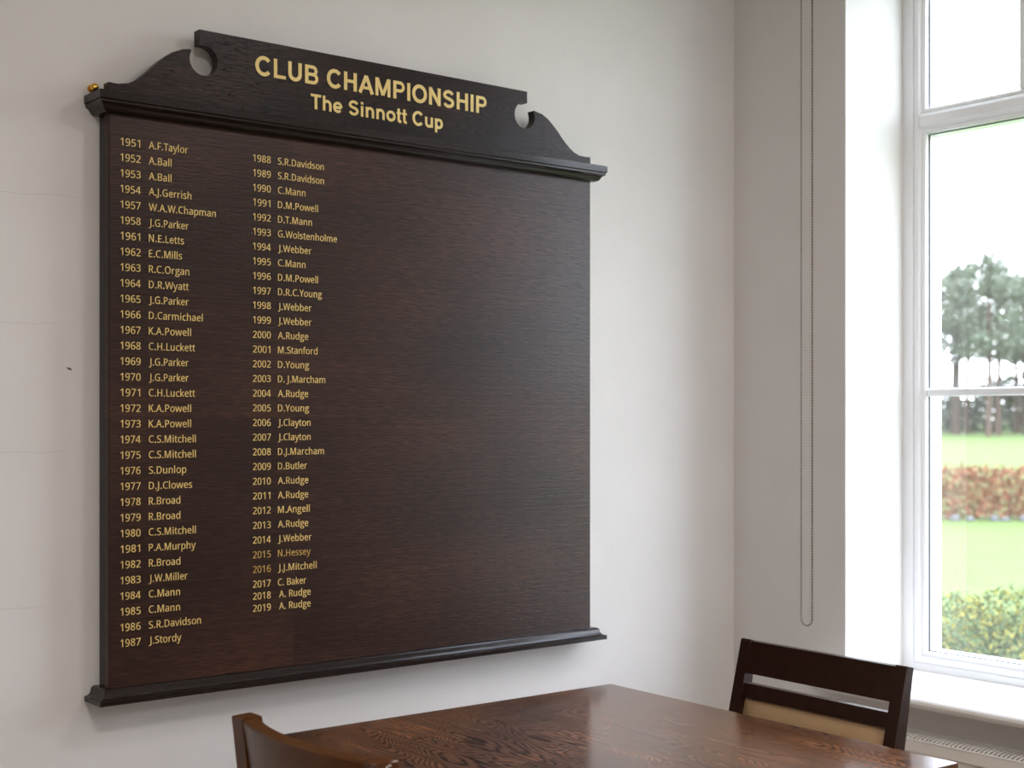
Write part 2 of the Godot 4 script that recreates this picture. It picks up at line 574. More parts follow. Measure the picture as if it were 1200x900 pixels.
const ADVANCE := {"A": 590, "B": 542, "C": 580, "D": 666, "E": 492, "F": 470, "G": 646, "H": 652, "J": 370, "K": 542, "L": 472, "M": 804, "N": 658, "O": 689, "P": 532, "R": 538, "S": 493, "T": 470, "U": 647, "W": 846, "Y": 520, ".": 200, " ": 150, "a": 482, "b": 569, "c": 448, "d": 564, "e": 501, "f": 292, "g": 559, "h": 555, "i": 234, "k": 469, "l": 236, "m": 834, "n": 555, "o": 549, "p": 569, "r": 327, "s": 396, "t": 331, "u": 551, "v": 481, "w": 736, "y": 471}

# bold grotesque capitals and small letters as strokes, in units of the capital height: [advance, [[half width, points...], ...]]
func ell(cx: float, cy: float, rx: float, ry: float, a0: float, a1: float, n := 18) -> Array:
	var out := []
	for i in n + 1:
		var a := deg_to_rad(lerpf(a0, a1, float(i) / n))
		out.append(Vector2(cx + cos(a) * rx, cy + sin(a) * ry))
	return out

func glyph(ch: String) -> Array:
	var v := 0.1     # half of a stem
	var h := 0.086   # half of a bar
	match ch:
		"C": return [1.0, [[v, ell(0.52, 0.5, 0.385, 0.425, 40, 320, 30)]]]
		"O": return [1.08, [[v, ell(0.54, 0.5, 0.40, 0.425, 0, 360, 40)]]]
		"L": return [0.85, [[v, [Vector2(0.2, 0), Vector2(0.2, 1)]], [h, [Vector2(0.2, h), Vector2(0.8, h)]]]]
		"I": return [0.39, [[v, [Vector2(0.195, 0), Vector2(0.195, 1)]]]]
		"U": return [1.0, [[v, [Vector2(0.2, 1)] + ell(0.5, 0.385, 0.3, 0.3, 180, 360, 20) + [Vector2(0.8, 1)]]]]
		"H": return [1.0, [[v, [Vector2(0.2, 0), Vector2(0.2, 1)]], [v, [Vector2(0.8, 0), Vector2(0.8, 1)]], [h, [Vector2(0.2, 0.52), Vector2(0.8, 0.52)]]]]
		"N": return [1.0, [[v, [Vector2(0.2, 0), Vector2(0.2, 1)]], [v, [Vector2(0.8, 0), Vector2(0.8, 1)]], [0.105, [Vector2(0.19, 0.94), Vector2(0.81, 0.06)]]]]
		"M": return [1.163, [[0.095, [Vector2(0.19, 0), Vector2(0.19, 1)]], [0.095, [Vector2(0.973, 0), Vector2(0.973, 1)]], [0.095, [Vector2(0.21, 0.97), Vector2(0.5815, 0.06)]], [0.095, [Vector2(0.953, 0.97), Vector2(0.5815, 0.06)]]]]
		"A": return [1.0, [[0.1, [Vector2(0.1, 0), Vector2(0.5, 0.97)]], [0.1, [Vector2(0.9, 0), Vector2(0.5, 0.97)]], [0.08, [Vector2(0.25, 0.305), Vector2(0.75, 0.305)]]]]
		"P": return [0.93, [[v, [Vector2(0.2, 0), Vector2(0.2, 1)]], [h, [Vector2(0.2, 1 - h)] + ell(0.54, 0.69, 0.225, 0.224, 90, -90, 16) + [Vector2(0.2, 0.466)]]]]
		"B": return [1.0, [[v, [Vector2(0.2, 0), Vector2(0.2, 1)]], [h, [Vector2(0.2, 1 - h)] + ell(0.56, 0.715, 0.2, 0.199, 90, -90, 16) + [Vector2(0.2, 0.516)]], [h, [Vector2(0.2, 0.516)] + ell(0.585, 0.301, 0.225, 0.215, 90, -90, 16) + [Vector2(0.2, h)]]]]
		"S": return [0.93, [[0.092, ell(0.465, 0.705, 0.285, 0.215, 20, 200, 18) + [Vector2(0.24, 0.60), Vector2(0.36, 0.545), Vector2(0.55, 0.495), Vector2(0.69, 0.435)] + ell(0.465, 0.295, 0.29, 0.215, 20, -165, 18)]]]
		"T": return [0.85, [[v, [Vector2(0.425, 0), Vector2(0.425, 1)]], [h, [Vector2(0.03, 1 - h), Vector2(0.82, 1 - h)]]]]
		"h": return [0.85, [[0.095, [Vector2(0.19, 0), Vector2(0.19, 1)]], [0.092, ell(0.43, 0.41, 0.24, 0.245, 170, 0, 16) + [Vector2(0.67, 0)]]]]
		"n": return [0.85, [[0.095, [Vector2(0.19, 0), Vector2(0.19, 0.725)]], [0.092, ell(0.43, 0.41, 0.24, 0.245, 170, 0, 16) + [Vector2(0.67, 0)]]]]
		"u": return [0.85, [[0.095, [Vector2(0.67, 0), Vector2(0.67, 0.725)]], [0.092, [Vector2(0.19, 0.725)] + ell(0.43, 0.315, 0.24, 0.245, 180, 350, 16)]]]
		"i": return [0.39, [[0.095, [Vector2(0.195, 0), Vector2(0.195, 0.725)]], [0.095, [Vector2(0.195, 0.83), Vector2(0.195, 1)]]]]
		"o": return [0.85, [[0.095, ell(0.425, 0.362, 0.285, 0.285, 0, 360, 30)]]]
		"e": return [0.78, [[0.092, [Vector2(0.11, 0.35), Vector2(0.66, 0.35)]], [0.092, ell(0.39, 0.362, 0.27, 0.285, 0, 318, 28)]]]
		"t": return [0.465, [[0.095, [Vector2(0.21, 0.97), Vector2(0.21, 0.2), Vector2(0.225, 0.12), Vector2(0.29, 0.08), Vector2(0.42, 0.08)]], [0.07, [Vector2(0.02, 0.655), Vector2(0.42, 0.655)]]]]
		"p": return [0.85, [[0.095, [Vector2(0.19, -0.28), Vector2(0.19, 0.725)]], [0.092, ell(0.43, 0.362, 0.245, 0.28, 165, -165, 26)]]]
	return [0.39, []]

func ribbon(st: SurfaceTool, p: Array, hw: float, k: Vector2, o: Vector2, z0: float, z1: float) -> void:
	var le := []
	var ri := []
	for i in p.size():
		var d0: Vector2 = (p[i] - p[i - 1]).normalized() if i > 0 else (p[1] - p[0]).normalized()
		var d1: Vector2 = (p[i + 1] - p[i]).normalized() if i < p.size() - 1 else d0
		var d := (d0 + d1).normalized()
		var nn := Vector2(-d.y, d.x) * hw / maxf(0.5, d.dot(d0))
		le.append((p[i] + nn) * k + o)
		ri.append((p[i] - nn) * k + o)
	for i in p.size() - 1:
		var a: Vector2 = le[i]
		var b: Vector2 = le[i + 1]
		var c: Vector2 = ri[i + 1]
		var d: Vector2 = ri[i]
		quad(st, Vector3(a.x, a.y, z1), Vector3(b.x, b.y, z1), Vector3(c.x, c.y, z1), Vector3(d.x, d.y, z1), Vector3(0, 0, 1))
		var out := Vector3(a.x - d.x, a.y - d.y, 0)
		quad(st, Vector3(a.x, a.y, z0), Vector3(b.x, b.y, z0), Vector3(b.x, b.y, z1), Vector3(a.x, a.y, z1), out)
		quad(st, Vector3(d.x, d.y, z0), Vector3(c.x, c.y, z0), Vector3(c.x, c.y, z1), Vector3(d.x, d.y, z1), -out)

func title(text: String, x0: float, x1: float, base: float, cap: float, b: Node3D) -> void:
	var total := 0.0
	for ch in text:
		total += glyph(ch)[0]
	total -= 0.13 + (0.09 if text.begins_with("C") else 0.07)
	var kx := (x1 - x0) / total
	var pen := -0.1 if text.begins_with("C") else -0.03
	for ch in text:
		var g := glyph(ch)
		if g[1].size() > 0:
			var st := start()
			var lift := 0.0508
			for q in g[1]:
				ribbon(st, q[1], q[0], Vector2(kx, cap), Vector2(x0 + pen * kx, base), 0.0500, lift)
				lift += 0.00005
			part("title_letter", st, mats.gold_bright, b)
		pen += g[0]

func honours_board() -> void:
	var b := thing("honours_board", "large dark oak honours board with gold lettered winners' list", "honours board", Vector3(0, EYE, 0))
	var x0 := 1.0921
	var x1 := 2.3503
	var st := start()
	cbox(st, Vector3(x0, -0.526, 0.026), Vector3(x1, 0.596, 0.05), 0.0015)
	part("panel", st, mats.board_oak, b)
	st = start()
	cbox(st, Vector3(x0 + 0.001, -0.526, 0.001), Vector3(x0 + 0.045, 0.6, 0.0255), 0.001)
	part("backing_batten", st, mats.moulding_oak, b)
	st = start()
	cbox(st, Vector3(x1 - 0.045, -0.526, 0.001), Vector3(x1 - 0.001, 0.6, 0.0255), 0.001)
	part("backing_batten", st, mats.moulding_oak, b)
	# crest with two round cut-outs
	var left := [[1.0915, 0.62], [1.0915, 0.6525], [1.112, 0.652], [1.132, 0.6562], [1.152, 0.667], [1.1745, 0.6868], [1.19, 0.703], [1.2035, 0.7155], [1.224, 0.7315], [1.247, 0.742], [1.2625, 0.7448]]
	var pts := PackedVector2Array()
	for p in left:
		pts.append(Vector2(p[0], p[1]))
	arc(pts, Vector2(1.2932, 0.7267), 0.0312, 150.0, 462.0)
	pts.append(Vector2(1.2836, 0.7567))
	pts.append(Vector2(1.2836, 0.7881))
	pts.append(Vector2(2.1445, 0.7881))
	pts.append(Vector2(2.1445, 0.7605))
	arc(pts, Vector2(2.1372, 0.7295), 0.0315, 77.0, 389.0)
	var right := [[2.1672, 0.7450], [2.1909, 0.7405], [2.2113, 0.7305], [2.2388, 0.7078], [2.253, 0.693], [2.2666, 0.68], [2.281, 0.6685], [2.2947, 0.6598], [2.3124, 0.6538], [2.3303, 0.653], [2.3495, 0.6535], [2.3495, 0.62]]
	for p in right:
		pts.append(Vector2(p[0], p[1]))
	st = start()
	extrude(st, pts, 0.026, 0.05)
	part("crest", st, mats.crest_oak, b)
	# cornice, profile as (overhang, height), counter-clockwise
	st = start()
	moulding(st, [Vector2(-0.04, 0.6305), Vector2(-0.04, 0.5925), Vector2(0.010, 0.5925), Vector2(0.0135, 0.5945), Vector2(0.0165, 0.5965), Vector2(0.0175, 0.5985), Vector2(0.019, 0.6025), Vector2(0.022, 0.6055), Vector2(0.0262, 0.6075), Vector2(0.0272, 0.6085), Vector2(0.0272, 0.6125), Vector2(0.0268, 0.6135), Vector2(0.0295, 0.614), Vector2(0.030, 0.615), Vector2(0.030, 0.6300), Vector2(0.0292, 0.6305)], x0, x1, 0.05)
	part("cornice", st, mats.moulding_oak, b)
	st = start()
	moulding(st, [Vector2(-0.04, -0.5245), Vector2(-0.04, -0.5535), Vector2(0.0285, -0.5535), Vector2(0.0292, -0.553), Vector2(0.0292, -0.5437), Vector2(0.0285, -0.543), Vector2(0.025, -0.5428), Vector2(0.0205, -0.5405), Vector2(0.0175, -0.5365), Vector2(0.0165, -0.532), Vector2(0.0158, -0.5285), Vector2(0.0135, -0.5258), Vector2(0.010, -0.5245)], x0, x1, 0.05)
	part("base_moulding", st, mats.moulding_oak, b)
	# lettering
	title("CLUB CHAMPIONSHIP", 1.4126, 2.0181, 0.7163, 0.0402, b)
	title("The Sinnott Cup", 1.5428, 1.8897, 0.6638, 0.0322, b)
	var one := ["1951 A.F.Taylor", "1952 A.Ball", "1953 A.Ball", "1954 A.J.Gerrish", "1957 W.A.W.Chapman", "1958 J.G.Parker", "1961 N.E.Letts", "1962 E.C.Mills", "1963 R.C.Organ", "1964 D.R.Wyatt", "1965 J.G.Parker", "1966 D.Carmichael", "1967 K.A.Powell", "1968 C.H.Luckett", "1969 J.G.Parker", "1970 J.G.Parker", "1971 C.H.Luckett", "1972 K.A.Powell", "1973 K.A.Powell", "1974 C.S.Mitchell", "1975 C.S.Mitchell", "1976 S.Dunlop", "1977 D.J.Clowes", "1978 R.Broad", "1979 R.Broad", "1980 C.S.Mitchell", "1981 P.A.Murphy", "1982 R.Broad", "1983 J.W.Miller", "1984 C.Mann", "1985 C.Mann", "1986 S.R.Davidson", "1987 J.Stordy"]
	var two := ["1988 S.R.Davidson", "1989 S.R.Davidson", "1990 C.Mann", "1991 D.M.Powell", "1992 D.T.Mann", "1993 G.Wolstenholme", "1994 J.Webber", "1995 C.Mann", "1996 D.M.Powell", "1997 D.R.C.Young", "1998 J.Webber", "1999 J.Webber", "2000 A.Rudge", "2001 M.Stanford", "2002 D.Young", "2003 D. J.Marcham", "2004 A.Rudge", "2005 D.Young", "2006 J.Clayton", "2007 J.Clayton", "2008 D.J.Marcham", "2009 D.Butler", "2010 A.Rudge", "2011 A.Rudge", "2012 M.Angell", "2013 A.Rudge", "2014 J.Webber", "2015 N.Hessey", "2016 J.J.Mitchell", "2017 C. Baker", "2018 A. Rudge", "2019 A. Rudge"]
	for i in one.size():
		row(b, one[i], 1.1155, 1.1744, 0.5330 - 0.03062 * i)
	for i in two.size():
		row(b, two[i], 1.4045, 1.4633 if i < 30 else 1.466, 0.5348 - 0.03062 * i if i < 30 else -0.3531 - 0.0251 * (i - 29))
	# brass ball just above the cornice's left end
	var k := thing("brass_knob", "small round brass knob on the wall behind the cornice's left end", "knob", Vector3(1.0775, EYE + 0.646, 0))
	st = start()
	tube(st, Vector3(0, 0, 0), Vector3(0, 0, 0.003), 0.0085, 0.0075, 20)
	tube(st, Vector3(0, 0, 0.003), Vector3(0, 0, 0.009), 0.004, 0.004, 14)
	part("stem", st, mats.brass, k)
	var sph := SphereMesh.new()
	sph.radius = 0.0085
	sph.height = 0.017
	sph.radial_segments = 28
	sph.rings = 14
	var ball := part_mesh("ball", sph, mats.brass, k)
	ball.position = Vector3(0, 0, 0.016)

func arc(pts: PackedVector2Array, c: Vector2, r: float, a0: float, a1: float) -> void:
	var n := 28
	for i in n + 1:
		var a := deg_to_rad(lerpf(a0, a1, float(i) / n))
		pts.append(c + Vector2(cos(a), sin(a)) * r)

func row(b: Node3D, s: String, xy: float, xn: float, base: float) -> void:
	var year := s.substr(0, 4)
	var who := s.substr(5)
	var dull := year == "2015" or year == "2016"
	lettering("year_lettering", year, xy, xy + (0.0405 if year.ends_with("1") else 0.0415), base, 0.0145, 0.82, false, mats.gold_dull if dull else mats.gold, b)
	lettering("name_lettering", who, xn, 0.0, base, 0.0145, 0.82, false, mats.gold_dull if year == "2015" else mats.gold, b)

# ------------------------------------------------------------------ furniture
func table() -> void:
	# local x runs along the grain (towards the room), local z to the left
	var t := thing("dining_table", "square brown veneered dining table with glossy dark-figured top", "table", Vector3(1.7395, 0, 0.7197), -PI / 2 + deg_to_rad(-1.45))
	var h := 0.4715
	var st := start()
	cbox(st, Vector3(-h, 0.722, -h), Vector3(h, 0.75, h), 0.0022)
	part("table_top", st, mats.table_veneer, t)
	st = start()
	cbox(st, Vector3(-h + 0.06, 0.645, -h + 0.06), Vector3(h - 0.06, 0.7215, -h + 0.08), 0.002)
	cbox(st, Vector3(-h + 0.06, 0.645, h - 0.08), Vector3(h - 0.06, 0.7215, h - 0.06), 0.002)
	cbox(st, Vector3(-h + 0.06, 0.645, -h + 0.0805), Vector3(-h + 0.08, 0.7215, h - 0.0805), 0.002)
	cbox(st, Vector3(h - 0.08, 0.645, -h + 0.0805), Vector3(h - 0.06, 0.7215, h - 0.0805), 0.002)
	part("apron", st, mats.chair_wood, t)
	for sx in [-1, 1]:
		for sz in [-1, 1]:
			st = start()
			var c := Vector3(sx * (h - 0.055), 0, sz * (h - 0.055))
			loft(st, [sq(c, 0.0, 0.022), sq(c, 0.64, 0.029), sq(c, 0.7215, 0.029)])
			part("leg", st, mats.chair_wood, t)

func sq(c: Vector3, y: float, r: float) -> Array:
	return [Vector3(c.x - r, y, c.z - r), Vector3(c.x + r, y, c.z - r), Vector3(c.x + r, y, c.z + r), Vector3(c.x - r, y, c.z + r)]

# a rear leg that goes on as back post: rows are [y, front x, depth]; local +x is the way the chair faces
func post(rows: Array, za: float, zb: float, drop := 0.005) -> SurfaceTool:
	var st := start()
	var rings := []
	for i in rows.size():
		var r: Array = rows[i]
		var d := drop if i == rows.size() - 1 else 0.0
		rings.append([Vector3(r[1], r[0], za), Vector3(r[1], r[0], zb), Vector3(r[1] - r[2], r[0] - d, zb), Vector3(r[1] - r[2], r[0] - d, za)])
	loft(st, rings)
	return st

func lean(y: float) -> float:
	return (0.869 - y) * 0.2525

func chair_straight() -> void:
	var c := thing("dining_chair", "dark wooden dining chair with straight slatted back and beige pad", "chair", Vector3(2.3933, 0, 0.7325), PI + deg_to_rad(-2.3))
	var w := 0.2293
	for s in [-1, 1]:
		var za: float = s * w
		var zb: float = s * (w - 0.029)
		part("leg", post([[0.0, 0.075, 0.03], [0.40, lean(0.46) + 0.008, 0.042], [0.46, lean(0.46), 0.042], [0.71, lean(0.71), 0.034], [0.863, lean(0.863), 0.0225], [0.8685, lean(0.869) - 0.002, 0.0195]], minf(za, zb), maxf(za, zb)), mats.dark_chair_wood, c)
	var zi := w - 0.0285
	var rails := [["top_rail", 0.8645, 0.7945, 0.005, 0.016], ["slat", 0.773, 0.7425, 0.006, 0.016]]
	for q in rails:
		var st := start()
		var f0: float = lean(q[1]) - q[3]
		var f1: float = lean(q[2]) - q[3]
		var rings := []
		for z in [-zi, zi]:
			rings.append([Vector3(f0, q[1], z), Vector3(f0 - q[4], q[1], z), Vector3(f1 - q[4], q[2], z), Vector3(f1, q[2], z)])
		loft(st, rings)
		part(q[0], st, mats.dark_chair_wood, c)
	# padded back panel, bulging a little towards the sitter
	var st := start()
	var ny := 10
	var nz := 12
	var g := []
	for i in ny + 1:
		var r := []
		for j in nz + 1:
			var v := float(i) / ny
			var u := float(j) / nz
			var y := lerpf(0.742, 0.53, v)
			var bulge := 0.016 * pow(clampf(minf(u, 1.0 - u) * 9.0, 0, 1), 0.5) * pow(clampf(minf(v, 1.0 - v) * 9.0, 0, 1), 0.5)
			r.append(Vector3(lean(y) - 0.016 + bulge, y, lerpf(-zi, zi, u)))
		g.append(r)
	st.set_smooth_group(0)
	for i in ny:
		for j in nz:
			quad(st, g[i][j], g[i][j + 1], g[i + 1][j + 1], g[i + 1][j], Vector3(1, 0.2, 0))
	st.set_smooth_group(-1)
	face(st, [g[0][0] - Vector3(0.004, 0, 0), g[0][nz] - Vector3(0.004, 0, 0), g[ny][nz] - Vector3(0.004, 0, 0), g[ny][0] - Vector3(0.004, 0, 0)], g[5][6])
	part("back_pad", st, mats.pad_leather, c)
	chair_base(c, w, lean(0.46), mats.dark_chair_wood)

func chair_base(c: Node3D, w: float, back: float, wm: Material) -> void:
	var st := start()
	cbox(st, Vector3(back + 0.0005, 0.40, -w + 0.03), Vector3(back + 0.39, 0.435, w - 0.03), 0.004)
	part("seat_frame", st, wm, c)
	st = start()
	cbox(st, Vector3(back + 0.002, 0.4355, -w + 0.032), Vector3(back + 0.40, 0.475, w - 0.032), 0.014)
	part("seat_pad", st, mats.pad_leather, c)
	for s in [-1, 1]:
		st = start()
		var p := Vector3(back + 0.362, 0, s * (w - 0.05))
		loft(st, [sq(p, 0.0, 0.014), sq(p, 0.3995, 0.0185)])
		part("leg", st, wm, c)
		st = start()
		cbox(st, Vector3(0.075, 0.20, s * (w - 0.0385) - 0.008), Vector3(back + 0.345, 0.222, s * (w - 0.0385) + 0.008), 0.003)
		part("stretcher", st, wm, c)

func chair_curved() -> void:
	var c := thing("dining_chair", "brown wooden dining chair with curved top rail and worn corner", "chair", Vector3(1.148, 0, 0.7425), deg_to_rad(0.6))
	var w := 0.2175
	for s in [-1, 1]:
		var za: float = s * w
		var zb: float = s * (w - 0.036)
		part("leg", post([[0.0, 0.05, 0.03], [0.40, 0.066, 0.044], [0.46, 0.058, 0.044], [0.72, 0.02, 0.041], [0.866, 0.0, 0.038], [0.8695, -0.0025, 0.033]], minf(za, zb), maxf(za, zb), 0.001), mats.chair_wood, c)
	# curved rails: bowed away from the sitter
	for q in [["top_rail", 0.8665, 0.775, 0.030, 0.026], ["lower_rail", 0.745, 0.705, 0.030, 0.022], ["lower_rail", 0.61, 0.57, 0.03, 0.022]]:
		var st := start()
		var n := 22
		var rings := []
		var zi := w - 0.0355
		for i in n + 1:
			var u := lerpf(-1.0, 1.0, float(i) / n)
			var bow: float = -q[3] * (1.0 - u * u)
			var fx := func(y: float) -> float: return (0.869 - y) * 0.135 - 0.009 + bow
			var z := u * zi
			var yt: float = q[1]
			var yl: float = q[2]
			var th: float = q[4]
			rings.append([Vector3(fx.call(yt), yt, z), Vector3(fx.call(yt) - th, yt, z), Vector3(fx.call(yt) - th - 0.002, yt - 0.003, z), Vector3(fx.call(yl) - th, yl, z), Vector3(fx.call(yl), yl, z), Vector3(fx.call(yt) + 0.002, yt - 0.003, z)])
		st.set_smooth_group(-1)
		loft(st, rings)
		part(q[0], st, mats.chair_wood, c)
	# chipped varnish on the near post
	var rng := RandomNumberGenerator.new()
	rng.seed = 12
	for q in [[-0.006, 0.8690, 0.2168, 0.005, 0.0012], [-0.0355, 0.8675, 0.208, 0.0012, 0.0015], [-0.0365, 0.862, 0.205, 0.0012, 0.006], [-0.02, 0.864, 0.2173, 0.0012, 0.005], [-0.012, 0.858, 0.2173, 0.0011, 0.010], [-0.015, 0.865, 0.2173, 0.002, 0.002]]:
		var st := start()
		cbox(st, Vector3(q[0] - q[3], q[1] - q[4], q[2] - 0.0014), Vector3(q[0] + q[3], q[1] + minf(q[4], 0.0006), q[2] + 0.0008), 0.0005)
		part("chip", st, mats.chip_white, c)
	chair_base(c, w + 0.006, 0.06, mats.chair_wood)

func radiator() -> void:
	var y := EYE - 0.765
	var r := thing("radiator", "cream panel radiator with slotted top grille under the window sill", "radiator", Vector3(0, 0, 0))
	var z0 := 0.44
	var z1 := 1.38
	var st := start()
	cbox(st, Vector3(2.838, 0.12, z0 + 0.004), Vector3(2.848, y - 0.012, z1 - 0.004), 0.003)
	cbox(st, Vector3(2.915, 0.12, z0 + 0.004), Vector3(2.922, y - 0.012, z1 - 0.004), 0.003)
	for i in 27:
		var z := lerpf(z0 + 0.03, z1 - 0.03, i / 26.0)
		cbox(st, Vector3(2.834, 0.14, z - 0.010), Vector3(2.8385, y - 0.05, z + 0.010), 0.0022)
	part("panel", st, mats.radiator_enamel, r)
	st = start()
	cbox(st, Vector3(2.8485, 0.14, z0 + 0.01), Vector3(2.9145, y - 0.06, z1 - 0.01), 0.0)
	part("fins", st, mats.radiator_inside_shade, r)
	st = start()
	cbox(st, Vector3(2.829, y - 0.03, z0), Vector3(2.8325, y - 0.001, z1), 0.001)
	cbox(st, Vector3(2.829, y - 0.004, z0), Vector3(2.838, y, z1), 0.001)
	cbox(st, Vector3(2.918, y - 0.004, z0), Vector3(2.926, y, z1), 0.001)
	part("grille_edge", st, mats.radiator_enamel, r)
	var bar := start()
	var prof := [[2.8375, -0.003], [2.846, 0.001], [2.858, 0.0035], [2.878, 0.0045], [2.898, 0.0035], [2.9185, -0.001]]
	var rings := []
	for p in prof:
		rings.append([Vector3(p[0], p[1], -0.0026), Vector3(p[0], p[1], 0.0026), Vector3(p[0], p[1] - 0.003, 0.0026), Vector3(p[0], p[1] - 0.003, -0.0026)])
	loft(bar, rings)
	bar.generate_normals()
	var bm := bar.commit()
	var n := int((z1 - z0) / 0.0113)
	for i in n:
		var o := part_mesh("slat", bm, mats.radiator_enamel, r)
		o.position = Vector3(0, y, z0 + 0.006 + 0.0113 * i)
	for q in [z0, z1]:
		st = start()
		cbox(st, Vector3(2.829, 0.12, q - 0.004), Vector3(2.926, y, q - 0.0005 if q == z0 else q + 0.004), 0.001)
		part("end_panel", st, mats.radiator_enamel, r)
	for z in [z0 + 0.15, z1 - 0.15]:
		st = start()
		cbox(st, Vector3(2.9225, 0.2, z - 0.02), Vector3(2.9348, y - 0.06, z + 0.02), 0.001)
		part("bracket", st, mats.radiator_enamel, r)

func chain() -> void:
	var c := thing("blind_chain", "looped metal bead chain of a blind hanging beside the window", "bead chain", Vector3(2.895, 0, 0.29))
	var top := EYE + 1.40
	var low := EYE - 0.543
	var half := 0.0183
	var pts := []
	var y := top - 0.03
	while y > low + half:
		pts.append([Vector3(0, y, -half), 0.0022])
		pts.append([Vector3(0, y, half), 0.0029])
		y -= 0.0074
	for i in range(1, 9):
		var a := PI * i / 9.0
		pts.append([Vector3(0, low + half - sin(a) * half, -cos(a) * half), 0.0022])
	var mm := MultiMesh.new()
	mm.transform_format = MultiMesh.TRANSFORM_3D
	var s := SphereMesh.new()
	s.radius = 1.0
	s.height = 2.0
	s.radial_segments = 8
	s.rings = 4
	mm.mesh = s
	mm.instance_count = pts.size()
	for i in pts.size():
		var r: float = pts[i][1]
		mm.set_instance_transform(i, Transform3D(Basis().scaled(Vector3(r, r, r)), pts[i][0]))
	var mi := MultiMeshInstance3D.new()
	mi.name = "beads"
	mi.multimesh = mm
	mi.material_override = mats.chain_metal
	mi.set_meta("kind", "stuff")
	c.add_child(mi)
	var st := start()
	tube(st, Vector3(0, top - 0.03, -half), Vector3(0, low + half, -half), 0.0006, 0.0006, 6)
	tube(st, Vector3(0, top - 0.03, half), Vector3(0, low + half, half), 0.0008, 0.0008, 6)
	for i in 9:
		var a := PI * i / 9.0
		var b := PI * (i + 1) / 9.0
		tube(st, Vector3(0, low + half - sin(a) * half, -cos(a) * half), Vector3(0, low + half - sin(b) * half, -cos(b) * half), 0.001, 0.001, 6)
	part("cord", st, mats.chain_metal, c)
	st = start()
	tube(st, Vector3(0, top - 0.03, -0.012), Vector3(0, top - 0.03, 0.012), 0.019, 0.019, 18)
	cbox(st, Vector3(-0.02, top - 0.05, -0.022), Vector3(0.0398, top - 0.01, -0.0125), 0.002)
	part("wheel_bracket", st, mats.upvc, c)

# ------------------------------------------------------------------ outdoors
func leaf_mesh(l: float, w: float) -> ArrayMesh:
	var st := start()
	var p := [Vector3(0, 0, 0), Vector3(w, 0.15 * l, l * 0.45), Vector3(0, 0, l), Vector3(-w, 0.15 * l, l * 0.45)]
	for i in [0, 1, 2, 0, 2, 3]:
		st.add_vertex(p[i])
	st.generate_normals()
	return st.commit()

func foliage(parent: Node3D, m: Material, leaf: ArrayMesh, spots: Array, rng: RandomNumberGenerator, lo: float, hi: float) -> void:
	var mm := MultiMesh.new()
	mm.transform_format = MultiMesh.TRANSFORM_3D
	mm.mesh = leaf
	mm.instance_count = spots.size()
	for i in spots.size():
		var b := Basis.from_euler(Vector3(rng.randf_range(-1.2, 1.2), rng.randf_range(0, TAU), rng.randf_range(-1, 1)))
		mm.set_instance_transform(i, Transform3D(b.scaled(Vector3.ONE * rng.randf_range(lo, hi)), spots[i]))
	var mi := MultiMeshInstance3D.new()
	mi.name = "foliage"
	mi.multimesh = mm
	mi.material_override = m
	mi.set_meta("kind", "stuff")
	parent.add_child(mi, true)

